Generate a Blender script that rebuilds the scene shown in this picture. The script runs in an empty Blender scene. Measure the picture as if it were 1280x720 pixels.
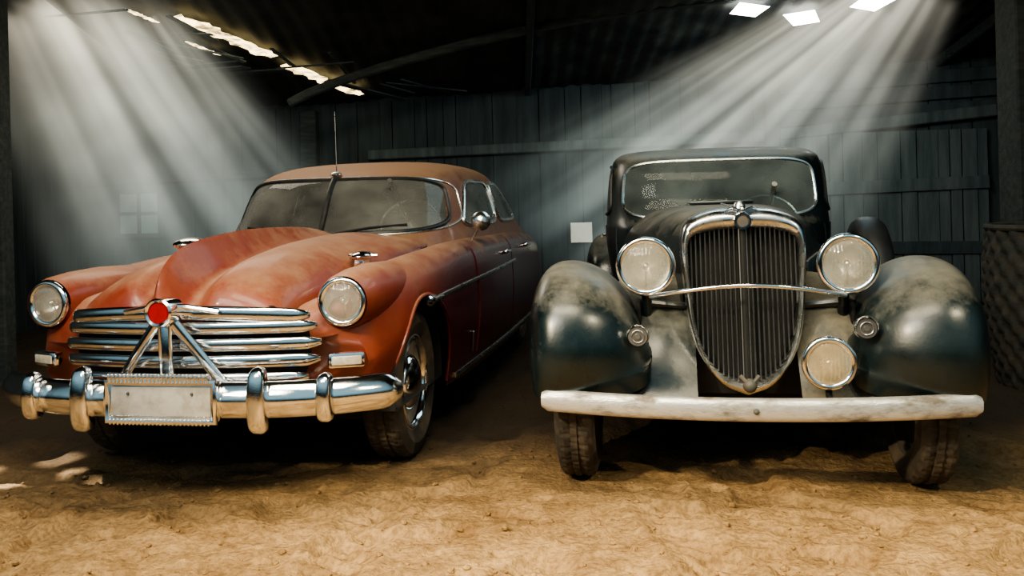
import bpy, math, random, bmesh
import numpy as np
from mathutils import Vector, Matrix, noise
random.seed(3)
scene=bpy.context.scene
COL=scene.collection
pi=math.pi

# ------------------------------------------------------------------ helpers
def pch(xs,ys):
    xs=np.array(xs,float); ys=np.array(ys,float)
    h=np.diff(xs); d=np.diff(ys)/h
    m=np.zeros(len(xs)); m[0]=d[0]; m[-1]=d[-1]
    for i in range(1,len(xs)-1):
        if d[i-1]*d[i]>0:
            w1=2*h[i]+h[i-1]; w2=h[i]+2*h[i-1]
            m[i]=(w1+w2)/(w1/d[i-1]+w2/d[i])
    def f(x):
        x=np.clip(x,xs[0],xs[-1])
        i=np.clip(np.searchsorted(xs,x)-1,0,len(xs)-2)
        t=(x-xs[i])/h[i]
        return ((2*t**3-3*t**2+1)*ys[i]+(t**3-2*t**2+t)*h[i]*m[i]+(-2*t**3+3*t**2)*ys[i+1]+(t**3-t**2)*h[i]*m[i+1])
    return f
def catmull(P,nper):
    P=np.array(P,float); Q=np.vstack([2*P[0]-P[1],P,2*P[-1]-P[-2]])
    out=[]
    for i in range(1,len(Q)-2):
        for k in range(nper):
            t=k/nper
            out.append(.5*((2*Q[i])+(-Q[i-1]+Q[i+1])*t+(2*Q[i-1]-5*Q[i]+4*Q[i+1]-Q[i+2])*t*t+(-Q[i-1]+3*Q[i]-3*Q[i+1]+Q[i+2])*t**3))
    out.append(P[-1]); return np.array(out)

def mk(name,prim,mat,parent=None,smooth=True,loc=None,label=None,angle=38,rot=None,fix=True,cat=None,kind=None,group=None):
    v,f=prim
    me=bpy.data.meshes.new(name); me.from_pydata([tuple(map(float,p)) for p in v],[],[tuple(q) for q in f]); me.validate(); 
    if fix:
        bm=bmesh.new(); bm.from_mesh(me); bmesh.ops.recalc_face_normals(bm,faces=bm.faces[:]); bm.to_mesh(me); bm.free()
    me.update()
    ob=bpy.data.objects.new(name,me); COL.objects.link(ob)
    if mat: me.materials.append(mat)
    if smooth:
        me.shade_smooth()
        try: me.set_sharp_from_angle(angle=math.radians(angle))
        except Exception: pass
    if parent: ob.parent=parent
    if loc is not None: ob.location=loc
    if rot is not None: ob.rotation_euler=rot
    if label: ob["label"]=label
    if cat: ob["category"]=cat
    if kind: ob["kind"]=kind
    if group: ob["group"]=group
    return ob
def join(*ps):
    V=[];F=[]
    for v,f in ps:
        o=len(V); V+= [tuple(p) for p in v]; F+=[tuple(i+o for i in q) for q in f]
    return V,F
def tr(p,M):
    return [tuple(M@Vector(q)) for q in p[0]],p[1]
def grid(A,cu=False,cv=False):
    n=len(A);m=len(A[0]); V=[tuple(p) for r in A for p in r]; F=[]
    for i in range(n if cu else n-1):
        for j in range(m if cv else m-1):
            F.append((i*m+j,i*m+(j+1)%m,((i+1)%n)*m+(j+1)%m,((i+1)%n)*m+j))
    return V,F
def lathe(prof,n=40,c=(0,0,0),axis='y'):
    A=[]
    for r,a in prof:
        row=[]
        for k in range(n):
            t=2*pi*k/n; x=r*math.cos(t); z=r*math.sin(t)
            if axis=='y': p=(c[0]+x,c[1]+a,c[2]+z)
            elif axis=='x': p=(c[0]+a,c[1]+x,c[2]+z)
            else: p=(c[0]+x,c[1]+z,c[2]+a)
            row.append(p)
        A.append(row)
    return grid(A,False,True)
def tube(path,r,n=10,closed=False,flat=None):
    P=[Vector(p) for p in path]; N=len(P); rows=[]
    up=Vector((0,0,1))
    prev=None
    for i in range(N):
        if closed: t=P[(i+1)%N]-P[i-1]
        else: t=P[min(i+1,N-1)]-P[max(i-1,0)]
        t.normalize()
        if prev is None:
            ref=up if abs(t.z)<.9 else Vector((0,1,0))
            a=(ref-t*ref.dot(t)).normalized()
        else:
            a=(prev-t*prev.dot(t)).normalized()
        prev=a; b=t.cross(a)
        rr=r[i] if hasattr(r,'__len__') else r
        ra,rb=(rr,rr) if flat is None else (rr*flat[0],rr*flat[1])
        rows.append([P[i]+a*(ra*math.cos(2*pi*k/n))+b*(rb*math.sin(2*pi*k/n)) for k in range(n)])
    V,F=grid(rows,closed,True)
    if not closed:
        F.append(tuple(range(n))); F.append(tuple((N-1)*n+k for k in range(n))[::-1])
    return V,F
def box(c,s,bev=0.0,seg=2,M=None):
    bm=bmesh.new(); bmesh.ops.create_cube(bm,size=1)
    for v in bm.verts: v.co=Vector((v.co.x*s[0],v.co.y*s[1],v.co.z*s[2]))
    if bev>0: bmesh.ops.bevel(bm,geom=bm.edges[:],offset=bev,segments=seg,affect='EDGES',profile=.5)
    V=[v.co.copy() for v in bm.verts]; F=[tuple(v.index for v in f.verts) for f in bm.faces]
    bm.free()
    if M: V=[M@v for v in V]
    return [tuple(v+Vector(c)) for v in V],F
def ell(c,s,nu=28,nv=16,M=None):
    A=[]
    for i in range(nv+1):
        a=-pi/2+pi*i/nv
        row=[]
        for k in range(nu):
            t=2*pi*k/nu
            p=Vector((s[0]*math.cos(a)*math.cos(t),s[1]*math.cos(a)*math.sin(t),s[2]*math.sin(a)))
            if M: p=M@p
            row.append(p+Vector(c))
        A.append(row)
    return grid(A,False,True)
def empty(name,loc,rz,label,cat):
    e=bpy.data.objects.new(name,None); COL.objects.link(e); e.location=loc; e.rotation_euler=(0,0,rz)
    e["label"]=label; e["category"]=cat; e.empty_display_size=.2
    return e

# ------------------------------------------------------------------ materials
def nd(nt,t,**kw):
    n=nt.nodes.new(t)
    for k,v in kw.items(): setattr(n,k,v)
    return n
def mat(name,c1,c2=None,scale=4,rough=.5,rough2=None,metal=0,bump=0,bscale=60,dust=None,damt=.6,dthr=.5,coat=0,contrast=(.4,.65),stretch=None,spec=.5,detail=6,shade_grad=None,crough=.12):
    m=bpy.data.materials.new(name); m.use_nodes=True; nt=m.node_tree; L=nt.links.new
    b=nt.nodes['Principled BSDF']
    tc=nd(nt,'ShaderNodeTexCoord'); mp=nd(nt,'ShaderNodeMapping')
    L(tc.outputs['Object'],mp.inputs[0])
    if stretch: mp.inputs['Scale'].default_value=stretch
    no=nd(nt,'ShaderNodeTexNoise'); no.inputs['Scale'].default_value=scale; no.inputs['Detail'].default_value=detail; no.inputs['Roughness'].default_value=.62
    L(mp.outputs[0],no.inputs['Vector'])
    rp=nd(nt,'ShaderNodeMapRange'); rp.inputs[1].default_value=contrast[0]; rp.inputs[2].default_value=contrast[1]
    L(no.outputs['Fac'],rp.inputs[0])
    mx=nd(nt,'ShaderNodeMix',data_type='RGBA')
    mx.inputs[6].default_value=(*c1,1); mx.inputs[7].default_value=(*(c2 or c1),1)
    L(rp.outputs[0],mx.inputs[0])
    colr=mx.outputs[2]
    rr=nd(nt,'ShaderNodeMapRange'); rr.inputs[3].default_value=rough; rr.inputs[4].default_value=rough2 if rough2 is not None else rough
    L(rp.outputs[0],rr.inputs[0]); rout=rr.outputs[0]
    b.inputs['Metallic'].default_value=metal
    b.inputs['Specular IOR Level'].default_value=spec
    if coat: b.inputs['Coat Weight'].default_value=coat; b.inputs['Coat Roughness'].default_value=crough
    if shade_grad: # light and shade painted in: orange nose and upward faces, darker flank and tail
        (y0,y1,gc,gr)=shade_grad
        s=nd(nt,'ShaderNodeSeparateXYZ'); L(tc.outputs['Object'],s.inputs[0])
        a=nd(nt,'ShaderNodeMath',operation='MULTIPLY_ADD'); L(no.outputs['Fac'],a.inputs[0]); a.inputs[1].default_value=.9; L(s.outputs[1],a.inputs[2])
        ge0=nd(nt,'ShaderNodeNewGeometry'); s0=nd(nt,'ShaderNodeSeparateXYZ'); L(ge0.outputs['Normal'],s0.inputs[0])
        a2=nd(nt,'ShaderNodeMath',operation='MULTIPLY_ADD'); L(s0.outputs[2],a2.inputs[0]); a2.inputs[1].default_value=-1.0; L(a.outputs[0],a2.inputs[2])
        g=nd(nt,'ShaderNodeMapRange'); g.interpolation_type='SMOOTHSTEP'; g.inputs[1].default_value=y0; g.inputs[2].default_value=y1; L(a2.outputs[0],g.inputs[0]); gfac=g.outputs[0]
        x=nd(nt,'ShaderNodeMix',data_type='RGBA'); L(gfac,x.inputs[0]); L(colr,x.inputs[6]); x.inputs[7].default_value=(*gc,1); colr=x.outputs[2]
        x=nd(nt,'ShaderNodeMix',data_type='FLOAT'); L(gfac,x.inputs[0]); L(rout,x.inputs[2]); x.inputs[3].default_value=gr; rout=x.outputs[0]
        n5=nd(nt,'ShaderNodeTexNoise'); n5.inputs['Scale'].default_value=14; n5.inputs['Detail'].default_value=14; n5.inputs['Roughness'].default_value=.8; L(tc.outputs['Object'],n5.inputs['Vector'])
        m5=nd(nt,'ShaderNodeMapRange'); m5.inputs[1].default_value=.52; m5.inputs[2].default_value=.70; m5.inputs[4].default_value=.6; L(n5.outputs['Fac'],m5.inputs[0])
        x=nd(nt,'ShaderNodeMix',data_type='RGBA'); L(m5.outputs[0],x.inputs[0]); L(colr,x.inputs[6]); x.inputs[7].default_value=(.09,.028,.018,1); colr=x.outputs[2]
    if dust:
        ge=nd(nt,'ShaderNodeNewGeometry'); sx=nd(nt,'ShaderNodeSeparateXYZ'); L(ge.outputs['Normal'],sx.inputs[0])
        m1=nd(nt,'ShaderNodeMapRange'); m1.inputs[1].default_value=-.2; m1.inputs[2].default_value=1.0; m1.inputs[3].default_value=-.25; m1.inputs[4].default_value=.42
        L(sx.outputs[2],m1.inputs[0])
        n2=nd(nt,'ShaderNodeTexNoise'); n2.inputs['Scale'].default_value=5.5; n2.inputs['Detail'].default_value=12; n2.inputs['Roughness'].default_value=.78
        L(tc.outputs['Object'],n2.inputs['Vector'])
        ad=nd(nt,'ShaderNodeMath',operation='ADD'); L(m1.outputs[0],ad.inputs[0]); L(n2.outputs['Fac'],ad.inputs[1])
        m2=nd(nt,'ShaderNodeMapRange'); m2.inputs[1].default_value=dthr; m2.inputs[2].default_value=dthr+.36; m2.inputs[3].default_value=0; m2.inputs[4].default_value=damt
        L(ad.outputs[0],m2.inputs[0])
        d=nd(nt,'ShaderNodeMix',data_type='RGBA'); d.inputs[7].default_value=(*dust,1)
        L(m2.outputs[0],d.inputs[0]); L(colr,d.inputs[6]); colr=d.outputs[2]
        r2=nd(nt,'ShaderNodeMix',data_type='FLOAT'); L(m2.outputs[0],r2.inputs[0]); L(rout,r2.inputs[2]); r2.inputs[3].default_value=.85
        rout=r2.outputs[0]
        if metal>0:
            mm=nd(nt,'ShaderNodeMath',operation='MULTIPLY_ADD'); L(m2.outputs[0],mm.inputs[0]); mm.inputs[1].default_value=-metal; mm.inputs[2].default_value=metal
            L(mm.outputs[0],b.inputs['Metallic'])
        if coat:
            mm=nd(nt,'ShaderNodeMath',operation='MULTIPLY_ADD'); L(m2.outputs[0],mm.inputs[0]); mm.inputs[1].default_value=-coat*1.2; mm.inputs[2].default_value=coat; mm.use_clamp=True
            L(mm.outputs[0],b.inputs['Coat Weight'])
    L(colr,b.inputs['Base Color']); L(rout,b.inputs['Roughness'])
    if bump:
        n3=nd(nt,'ShaderNodeTexNoise'); n3.inputs['Scale'].default_value=bscale; n3.inputs['Detail'].default_value=8; n3.inputs['Roughness'].default_value=.65
        L(mp.outputs[0],n3.inputs['Vector'])
        bp=nd(nt,'ShaderNodeBump'); bp.inputs['Strength'].default_value=bump; bp.inputs['Distance'].default_value=.02
        L(n3.outputs['Fac'],bp.inputs['Height']); L(bp.outputs[0],b.inputs['Normal'])
    return m
def glassmat(name,tint,dust=.12,dcol=(.45,.43,.36),rough=.05,gl=1.0):
    m=bpy.data.materials.new(name); m.use_nodes=True; nt=m.node_tree; nt.nodes.clear(); L=nt.links.new
    out=nd(nt,'ShaderNodeOutputMaterial'); t=nd(nt,'ShaderNodeBsdfTransparent'); t.inputs[0].default_value=(*tint,1)
    g=nd(nt,'ShaderNodeBsdfGlossy'); g.inputs['Roughness'].default_value=rough; g.inputs[0].default_value=(gl,gl,gl,1)
    fr=nd(nt,'ShaderNodeFresnel'); fr.inputs[0].default_value=1.5
    m1=nd(nt,'ShaderNodeMixShader'); L(fr.outputs[0],m1.inputs[0]); L(t.outputs[0],m1.inputs[1]); L(g.outputs[0],m1.inputs[2])
    d=nd(nt,'ShaderNodeBsdfDiffuse'); d.inputs[0].default_value=(*dcol,1)
    tc=nd(nt,'ShaderNodeTexCoord'); n=nd(nt,'ShaderNodeTexNoise'); n.inputs['Scale'].default_value=3; n.inputs['Detail'].default_value=8; L(tc.outputs['Object'],n.inputs['Vector'])
    mr=nd(nt,'ShaderNodeMapRange'); mr.inputs[1].default_value=.3; mr.inputs[2].default_value=.75; mr.inputs[3].default_value=dust*.4; mr.inputs[4].default_value=dust*1.8; L(n.outputs['Fac'],mr.inputs[0])
    m2=nd(nt,'ShaderNodeMixShader'); L(mr.outputs[0],m2.inputs[0]); L(m1.outputs[0],m2.inputs[1]); L(d.outputs[0],m2.inputs[2])
    L(m2.outputs[0],out.inputs[0]); return m
def emis(name,c,s,lo=.08):
    m=bpy.data.materials.new(name); m.use_nodes=True; nt=m.node_tree; b=nt.nodes['Principled BSDF']
    b.inputs['Base Color'].default_value=(*c,1); b.inputs['Emission Color'].default_value=(*c,1)
    n=nd(nt,'ShaderNodeTexNoise'); n.inputs['Scale'].default_value=9; n.inputs['Detail'].default_value=5
    tc=nd(nt,'ShaderNodeTexCoord'); nt.links.new(tc.outputs['Object'],n.inputs['Vector'])
    mr=nd(nt,'ShaderNodeMapRange'); mr.inputs[1].default_value=.36; mr.inputs[2].default_value=.54; mr.inputs[3].default_value=s*lo; mr.inputs[4].default_value=s
    nt.links.new(n.outputs['Fac'],mr.inputs[0]); nt.links.new(mr.outputs[0],b.inputs['Emission Strength']); return m

DUST=(.33,.24,.14)
M_redA=mat('patina_red_paint',(.225,.036,.017),(.265,.072,.032),3.0,.42,.56,bump=.07,bscale=120,dust=(.41,.25,.14),damt=.68,dthr=.64,coat=.2,shade_grad=(-.1,.85,(.070,.006,.011),.22))
M_roofA=mat('rusty_roof_paint',(.12,.028,.014),(.17,.066,.032),6,.42,.65,bump=.08,bscale=90,dust=(.28,.16,.08),damt=.75,coat=.15)
M_chrome=mat('aged_chrome',(.92,.92,.92),(.55,.53,.50),14,.09,.30,metal=1,bump=.03,bscale=150,contrast=(.52,.85))
M_chromed=mat('dusty_chrome',(.78,.79,.77),(.42,.40,.36),9,.18,.45,metal=1,bump=.04,bscale=140,dust=(.36,.34,.28),damt=.3,dthr=.72)
M_shell=mat('silver_grille_shell',(.88,.89,.89),(.55,.55,.53),9,.12,.34,metal=1,bump=.03,bscale=140,dust=(.38,.37,.33),damt=.25,dthr=.80)
M_green=mat('dark_teal_paint',(.0020,.0075,.0086),(.005,.0130,.0142),4,.26,.46,bump=.06,bscale=90,dust=(.19,.178,.142),damt=.8,dthr=.61,coat=.35,crough=.22,detail=12)
M_tan=mat('dusty_green_panel',(.006,.014,.014),(.11,.10,.072),8,.4,.8,bump=.12,bscale=60,dust=(.24,.21,.15),damt=.75,dthr=.54,contrast=(.42,.58),detail=12)
M_dark=mat('black_interior',(.004,.004,.004),(.009,.009,.008),6,.8)
M_rubber=mat('tyre_rubber',(.034,.029,.023),(.13,.10,.068),7,.75,.95,bump=.2,bscale=80,dust=(.20,.145,.095),damt=.4,contrast=(.45,.72))
M_seal=mat('rubber_seal',(.01,.01,.01),(.02,.02,.018),20,.5)
M_steel=mat('painted_steel_rim',(.36,.33,.28),(.20,.16,.12),10,.45,.65,dust=DUST,damt=.2)
M_rimB=mat('grey_steel_rim',(.06,.065,.06),(.10,.08,.06),10,.5,.7)
M_white=mat('worn_pale_metal',(.62,.62,.59),(.20,.175,.14),9,.28,.7,metal=.6,bump=.2,bscale=60,contrast=(.46,.66),detail=14,stretch=(.8,1,2.2))
M_plate=mat('dirty_plate_enamel',(.46,.44,.38),(.24,.21,.16),10,.5,.8,contrast=(.42,.70))
M_redemb=mat('red_enamel',(.36,.008,.008),(.26,.01,.01),20,.35,coat=.2)
M_glass=glassmat('windscreen_glass',(.60,.66,.64),.26,(.36,.36,.32),gl=.5)
M_glassB=glassmat('dusty_windscreen_glass',(.42,.50,.50),.30,(.27,.32,.31),gl=.12)
M_seat=mat('worn_seat_cloth',(.025,.022,.017),(.015,.012,.010),8,.9,bump=.1)
M_amber=mat('ribbed_lamp_glass',(.55,.5,.4),(.4,.33,.22),30,.2,.3,bump=.2,bscale=200)
M_reflect=mat('silver_reflector',(.92,.90,.84),(.7,.66,.56),10,.22,.40,metal=1)
M_slat=mat('grille_slat_metal',(.27,.28,.28),(.11,.11,.105),12,.3,.5,metal=.8,contrast=(.5,.75))
M_wicker=mat('dark_wicker',(.020,.021,.018),(.055,.048,.035),14,.75,.9,bump=.4,bscale=60)
def lensmat(nm,dc,du):
    m=glassmat(nm,(.97,.95,.9),du,dc,.06)
    nt=m.node_tree; tc=nd(nt,'ShaderNodeTexCoord'); w=nd(nt,'ShaderNodeTexWave'); w.bands_direction='X'; w.inputs['Scale'].default_value=22; w.inputs['Distortion'].default_value=.2
    nt.links.new(tc.outputs['Object'],w.inputs['Vector']); bp=nd(nt,'ShaderNodeBump'); bp.inputs['Strength'].default_value=.35; bp.inputs['Distance'].default_value=.004
    nt.links.new(w.outputs['Fac'],bp.inputs['Height'])
    for n in nt.nodes:
        if n.type in('BSDF_GLOSSY','BSDF_DIFFUSE','FRESNEL'): nt.links.new(bp.outputs[0],n.inputs['Normal'])
    return m
M_lens=lensmat('fluted_lens_glass',(.88,.83,.70),.17)
M_lensw=lensmat('amber_tinted_lens_glass',(.90,.68,.38),.26)
M_plank=mat('dark_weathered_planks',(.010,.017,.019),(.040,.054,.055),1.6,.8,.95,bump=.35,bscale=14,stretch=(6,6,.7),contrast=(.35,.7))
M_plankl=mat('grey_weathered_planks',(.028,.042,.044),(.088,.102,.096),1.6,.8,.9,bump=.4,bscale=14,stretch=(6,6,.7),contrast=(.35,.7))
M_beam=mat('old_beam_wood',(.014,.021,.021),(.044,.048,.043),4,.85,.95,bump=.4,bscale=12,stretch=(1,6,6))
M_roof=mat('sooty_sheet_roof',(.007,.011,.013),(.040,.042,.036),3,.75,.95,bump=.4,bscale=8)

def groundmat():
    m=bpy.data.materials.new('sandy_dirt'); m.use_nodes=True; nt=m.node_tree; L=nt.links.new; b=nt.nodes['Principled BSDF']
    tc=nd(nt,'ShaderNodeTexCoord')
    def N(s,d=8,r=.6):
        n=nd(nt,'ShaderNodeTexNoise'); n.inputs['Scale'].default_value=s; n.inputs['Detail'].default_value=d; n.inputs['Roughness'].default_value=r; L(tc.outputs['Object'],n.inputs['Vector']); return n
    a=N(1.6); c=N(7); e=N(48,6,.6); v=nd(nt,'ShaderNodeTexVoronoi'); v.inputs['Scale'].default_value=40; L(tc.outputs['Object'],v.inputs['Vector'])
    cr=nd(nt,'ShaderNodeValToRGB'); cr.color_ramp.elements[0].position=.36; cr.color_ramp.elements[0].color=(.25,.145,.062,1); cr.color_ramp.elements[1].position=.62; cr.color_ramp.elements[1].color=(.58,.365,.165,1)
    ad=nd(nt,'ShaderNodeMath',operation='MULTIPLY_ADD'); L(a.outputs['Fac'],ad.inputs[0]); ad.inputs[1].default_value=.45; 
    ad2=nd(nt,'ShaderNodeMath',operation='MULTIPLY'); L(c.outputs['Fac'],ad2.inputs[0]); ad2.inputs[1].default_value=.55; L(ad2.outputs[0],ad.inputs[2])
    L(ad.outputs[0],cr.inputs[0])
    dk=nd(nt,'ShaderNodeMapRange'); dk.inputs[1].default_value=.36; dk.inputs[2].default_value=.58; dk.inputs[3].default_value=.66; dk.inputs[4].default_value=1.05; L(e.outputs['Fac'],dk.inputs[0])
    mx=nd(nt,'ShaderNodeMix',data_type='RGBA',blend_type='MULTIPLY'); mx.inputs[0].default_value=1; L(cr.outputs[0],mx.inputs[6]); L(dk.outputs[0],mx.inputs[7])
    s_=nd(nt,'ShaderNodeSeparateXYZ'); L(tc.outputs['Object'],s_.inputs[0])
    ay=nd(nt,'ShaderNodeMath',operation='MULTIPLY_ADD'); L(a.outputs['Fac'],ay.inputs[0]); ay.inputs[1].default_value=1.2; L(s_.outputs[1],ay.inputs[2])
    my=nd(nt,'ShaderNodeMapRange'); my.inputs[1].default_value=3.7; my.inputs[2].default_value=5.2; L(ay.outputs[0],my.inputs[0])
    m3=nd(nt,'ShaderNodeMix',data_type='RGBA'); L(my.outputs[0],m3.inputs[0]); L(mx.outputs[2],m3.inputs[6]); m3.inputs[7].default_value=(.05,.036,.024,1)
    L(m3.outputs[2],b.inputs['Base Color']); b.inputs['Roughness'].default_value=.95; b.inputs['Specular IOR Level'].default_value=.15
    s=nd(nt,'ShaderNodeMath',operation='MULTIPLY_ADD'); L(e.outputs['Fac'],s.inputs[0]); s.inputs[1].default_value=.6; L(c.outputs['Fac'],s.inputs[2])
    s2=nd(nt,'ShaderNodeMath',operation='MULTIPLY_ADD'); L(v.outputs['Distance'],s2.inputs[0]); s2.inputs[1].default_value=-.15; L(s.outputs[0],s2.inputs[2])
    bp=nd(nt,'ShaderNodeBump'); bp.inputs['Strength'].default_value=.75; bp.inputs['Distance'].default_value=.035; L(s2.outputs[0],bp.inputs['Height']); L(bp.outputs[0],b.inputs['Normal'])
    return m
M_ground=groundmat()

# ------------------------------------------------------------------ cabin shell
class Shell:
    def __init__(s,v,z,w,yf,yr,n):
        s.z=pch(v,z); s.w=pch(v,w); s.yf=pch(v,yf); s.yr=pch(v,yr); s.n=pch(v,n)
    def par(s,v):
        a,b=s.yf(v),s.yr(v); return s.z(v),s.w(v),(a+b)/2,(b-a)/2,s.n(v)
    def front(s,x,v,sg=-1):
        z,w,yc,L,n=s.par(v); a=min(abs(x/w),.9999)
        return Vector((x,yc+sg*L*(1-a**n)**(1/n),z))
    def side(s,y,v,sg):
        z,w,yc,L,n=s.par(v); a=min(abs((y-yc)/L),.9999)
        return Vector((sg*w*(1-a**n)**(1/n),y,z))
    def ring(s,v,N):
        z,w,yc,L,n=s.par(v)
        t=np.linspace(0,2*pi,2001); c=np.cos(t); q=np.sin(t)
        x=w*np.sign(c)*np.abs(c)**(2/n); y=yc+L*np.sign(q)*np.abs(q)**(2/n)
        d=np.concatenate([[0],np.cumsum(np.hypot(np.diff(x),np.diff(y)))])
        u=np.linspace(0,d[-1],N+1)[:-1]
        return np.interp(u,d,x),np.interp(u,d,y),z
    def rho(s,wd,x,y,v):
        if wd['k']=='front' or wd['k']=='rear':
            sg=-1 if wd['k']=='front' else 1
            yc=s.par(v)[2]
            if (y-yc)*sg<0: return 9
            a=x/(wd['a']*s.w(v)); 
        else:
            if x*wd['s']<0 or abs(x)<.5*s.w(v): return 9
            y0=wd['y']-wd['h']+wd['sl']*(v-wd['vm']); y1=wd['y']+wd['h']+wd.get('sr',0)*(v-wd['vm'])
            a=(y-(y0+y1)/2)/((y1-y0)/2)
        b=(v-wd['vm'])/wd['vh']
        return (abs(a)**wd['p']+abs(b)**wd['p'])**(1/wd['p'])
    def build(s,nv,N,wins,vmax=1.0):
        vs=np.linspace(0,vmax,nv); R=[s.ring(v,N) for v in vs]
        V=[];F=[]
        for x,y,z in R:
            V+= [(x[i],y[i],z) for i in range(N)]
        for j in range(nv-1):
            for i in range(N):
                i2=(i+1)%N
                cx=(V[j*N+i][0]+V[j*N+i2][0]+V[(j+1)*N+i][0])/3; cy=(V[j*N+i][1]+V[j*N+i2][1]+V[(j+1)*N+i][1])/3; cv=(vs[j]+vs[j+1])/2
                if .1<cv<.9 and any(s.rho(w,cx,cy,cv)<.985 for w in wins): continue
                F.append((j*N+i,j*N+i2,(j+1)*N+i2,(j+1)*N+i))
        F.append(tuple((nv-1)*N+i for i in range(N)))
        return V,F
    def pt(s,wd,a,b,off=.003):
        v=wd['vm']+b*wd['vh']
        if wd['k']=='front': p=s.front(a*wd['a']*s.w(v),v); p.y-=off
        elif wd['k']=='rear': p=s.front(a*wd['a']*s.w(v),v,1); p.y+=off
        else:
            y0=wd['y']-wd['h']+wd['sl']*(v-wd['vm']); y1=wd['y']+wd['h']+wd.get('sr',0)*(v-wd['vm'])
            p=s.side((y0+y1)/2+a*(y1-y0)/2,v,wd['s']); p.x+=wd['s']*off
        return p
    def curve(s,wd,rho,n=80,off=.003):
        out=[]
        for k in range(n):
            t=2*pi*k/n; c,q=math.cos(t),math.sin(t)
            e=2/wd['p']
            out.append(s.pt(wd,rho*math.copysign(abs(c)**e,c),rho*math.copysign(abs(q)**e,q),off))
        return out
    def pane(s,wd):
        rows=[s.curve(wd,r) for r in (.02,.2,.4,.6,.8,.92,1.0)]
        V,F=grid(rows,False,True); F.append(tuple(range(80))); return V,F
    def frame(s,wd,r=.012,rho=1.0):
        return tube(s.curve(wd,rho,96),r,8,True)

# ------------------------------------------------------------------ wheel
def tyre_prim(R,W,ri):
    h=W/2; prof=[(ri,-h*.62),(ri+.012,-h*.82),((R+ri)/2,-h*1.08),(R-.045,-h*1.02),(R-.018,-h*.92),(R-.004,-h*.74)]
    tread=[(R,-h*.55),(R,-h*.52),(R,-h*.2),(R,-h*.17),(R,h*.17),(R,h*.2),(R,h*.52),(R,h*.55)]
    full=prof+tread+[(r,-a) for r,a in prof[::-1]]
    n=160; A=[]
    for j,(r,a) in enumerate(full):
        row=[]
        for k in range(n):
            rr=r
            if 5<=j<=14:
                ph=(k+ (j//2)*2)%5
                if ph==0: rr-=.007
                if j in (8,11): rr-=.009
            t=2*pi*k/n; row.append((a,rr*math.cos(t),rr*math.sin(t)))
        A.append(row)
    return grid(A,False,True)
def wheels(parent,places,R,W,ri,rimmat,hm,bolts):
    first=None
    for (x,y,z) in places:
        s=1 if x>0 else -1
        if first is None:
            rim=join(lathe([(ri+.006,W*.36),(ri+.012,W*.40),(ri-.004,W*.40),(ri-.012,W*.30),(ri-.03,W*.22),(ri-.06,W*.20),(.10,W*.26),(.075,W*.26),(.0,W*.26)],48,axis='x'),
                     lathe([(ri+.006,-W*.36),(ri+.012,-W*.40),(ri-.01,-W*.38),(ri-.02,-W*.1),(ri-.06,W*.1),(0,W*.1)],48,axis='x'),
                     *([box((W*.17,(ri-.075)*math.cos(a),(ri-.075)*math.sin(a)),(.012,.03,.03),.004) for a in [k*pi/5 for k in range(10)]] if bolts else []))
            w=mk('wheel',rim,rimmat,parent)
            t=mk('tyre',tyre_prim(R,W,ri),M_rubber,w,angle=25)
            hc=mk('hubcap',join(lathe([(.0,W*.54),(.03,W*.535),(.07,W*.50),(.105,W*.43),(.128,W*.33),(.132,W*.25)],40,axis='x'),
                    lathe([(ri+.004,W*.42),(ri-.006,W*.45),(ri-.020,W*.38),(ri-.024,W*.28)],48,axis='x')),hm,w)
            first=(w,t,hc)
        else:
            w=first[0].copy(); COL.objects.link(w); w.parent=parent
            for c in first[1:]:
                q=c.copy(); COL.objects.link(q); q.parent=w
        w.location=(x,y,z); w.rotation_euler=(0,0,0 if s>0 else pi)
    return first

def lamp(parent,name,c,r,depth,bm,tilt=0,rim=.016,label=None,lens=None):
    bowl=[(r*1.0,0)]+[(r*math.cos(a)*1.0,depth*math.sin(a)) for a in np.linspace(.1,pi/2-.02,10)]+[(.001,depth)]
    o=mk(name,join(lathe(bowl,40)),bm,parent,loc=c,rot=(0,0,tilt),label=label)
    ring=tube([(r*math.cos(t),-.004,r*math.sin(t)) for t in np.linspace(0,2*pi,49)[:-1]],rim,10,True,)
    mk('bezel',ring,M_chrome,o)
    refl=lathe([(r*.97,.0),(r*.85,.035),(r*.6,.065),(r*.3,.085),(.001,.09)],36)
    mk('reflector',join(refl,ell((0,.03,0),(.018,.03,.018),12,8),tube([(0,.04,-r*.8),(0,.03,0)],.004,6)),M_reflect,o)
    mk('lens',lathe([(.001,-r*.30),(r*.3,-r*.275),(r*.6,-r*.2),(r*.85,-r*.09),(r*.97,-.004)],48),lens or M_lens,o)
    return o
def steering(parent,c,r,tilt):
    M=Matrix.Translation(c)@Matrix.Rotation(tilt,4,'X')
    ring=tube([(r*math.cos(t),0,r*math.sin(t)) for t in np.linspace(0,2*pi,41)[:-1]],.012,8,True)
    sp=[tube([(0,.02,0),(r*.95*math.cos(a),0,r*.95*math.sin(a))],.006,6) for a in (0,2.1,4.2)]
    hub=lathe([(.001,0),(.04,0),(.04,.04),(.015,.06),(.015,-.5),(.001,-.5)],20)
    return mk('steering_wheel',tr(join(ring,*sp,hub),M),M_chromed,parent)
def seat(parent,c,w,h):
    a=box((c[0],c[1],c[2]),(w,.5,.16),.05,3)
    b=box((c[0],c[1]+.25,c[2]+h/2),(w,.16,h),.06,3,Matrix.Rotation(-.18,3,'X').to_4x4())
    mk('seat',join(a,b),M_seat,parent)

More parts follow.
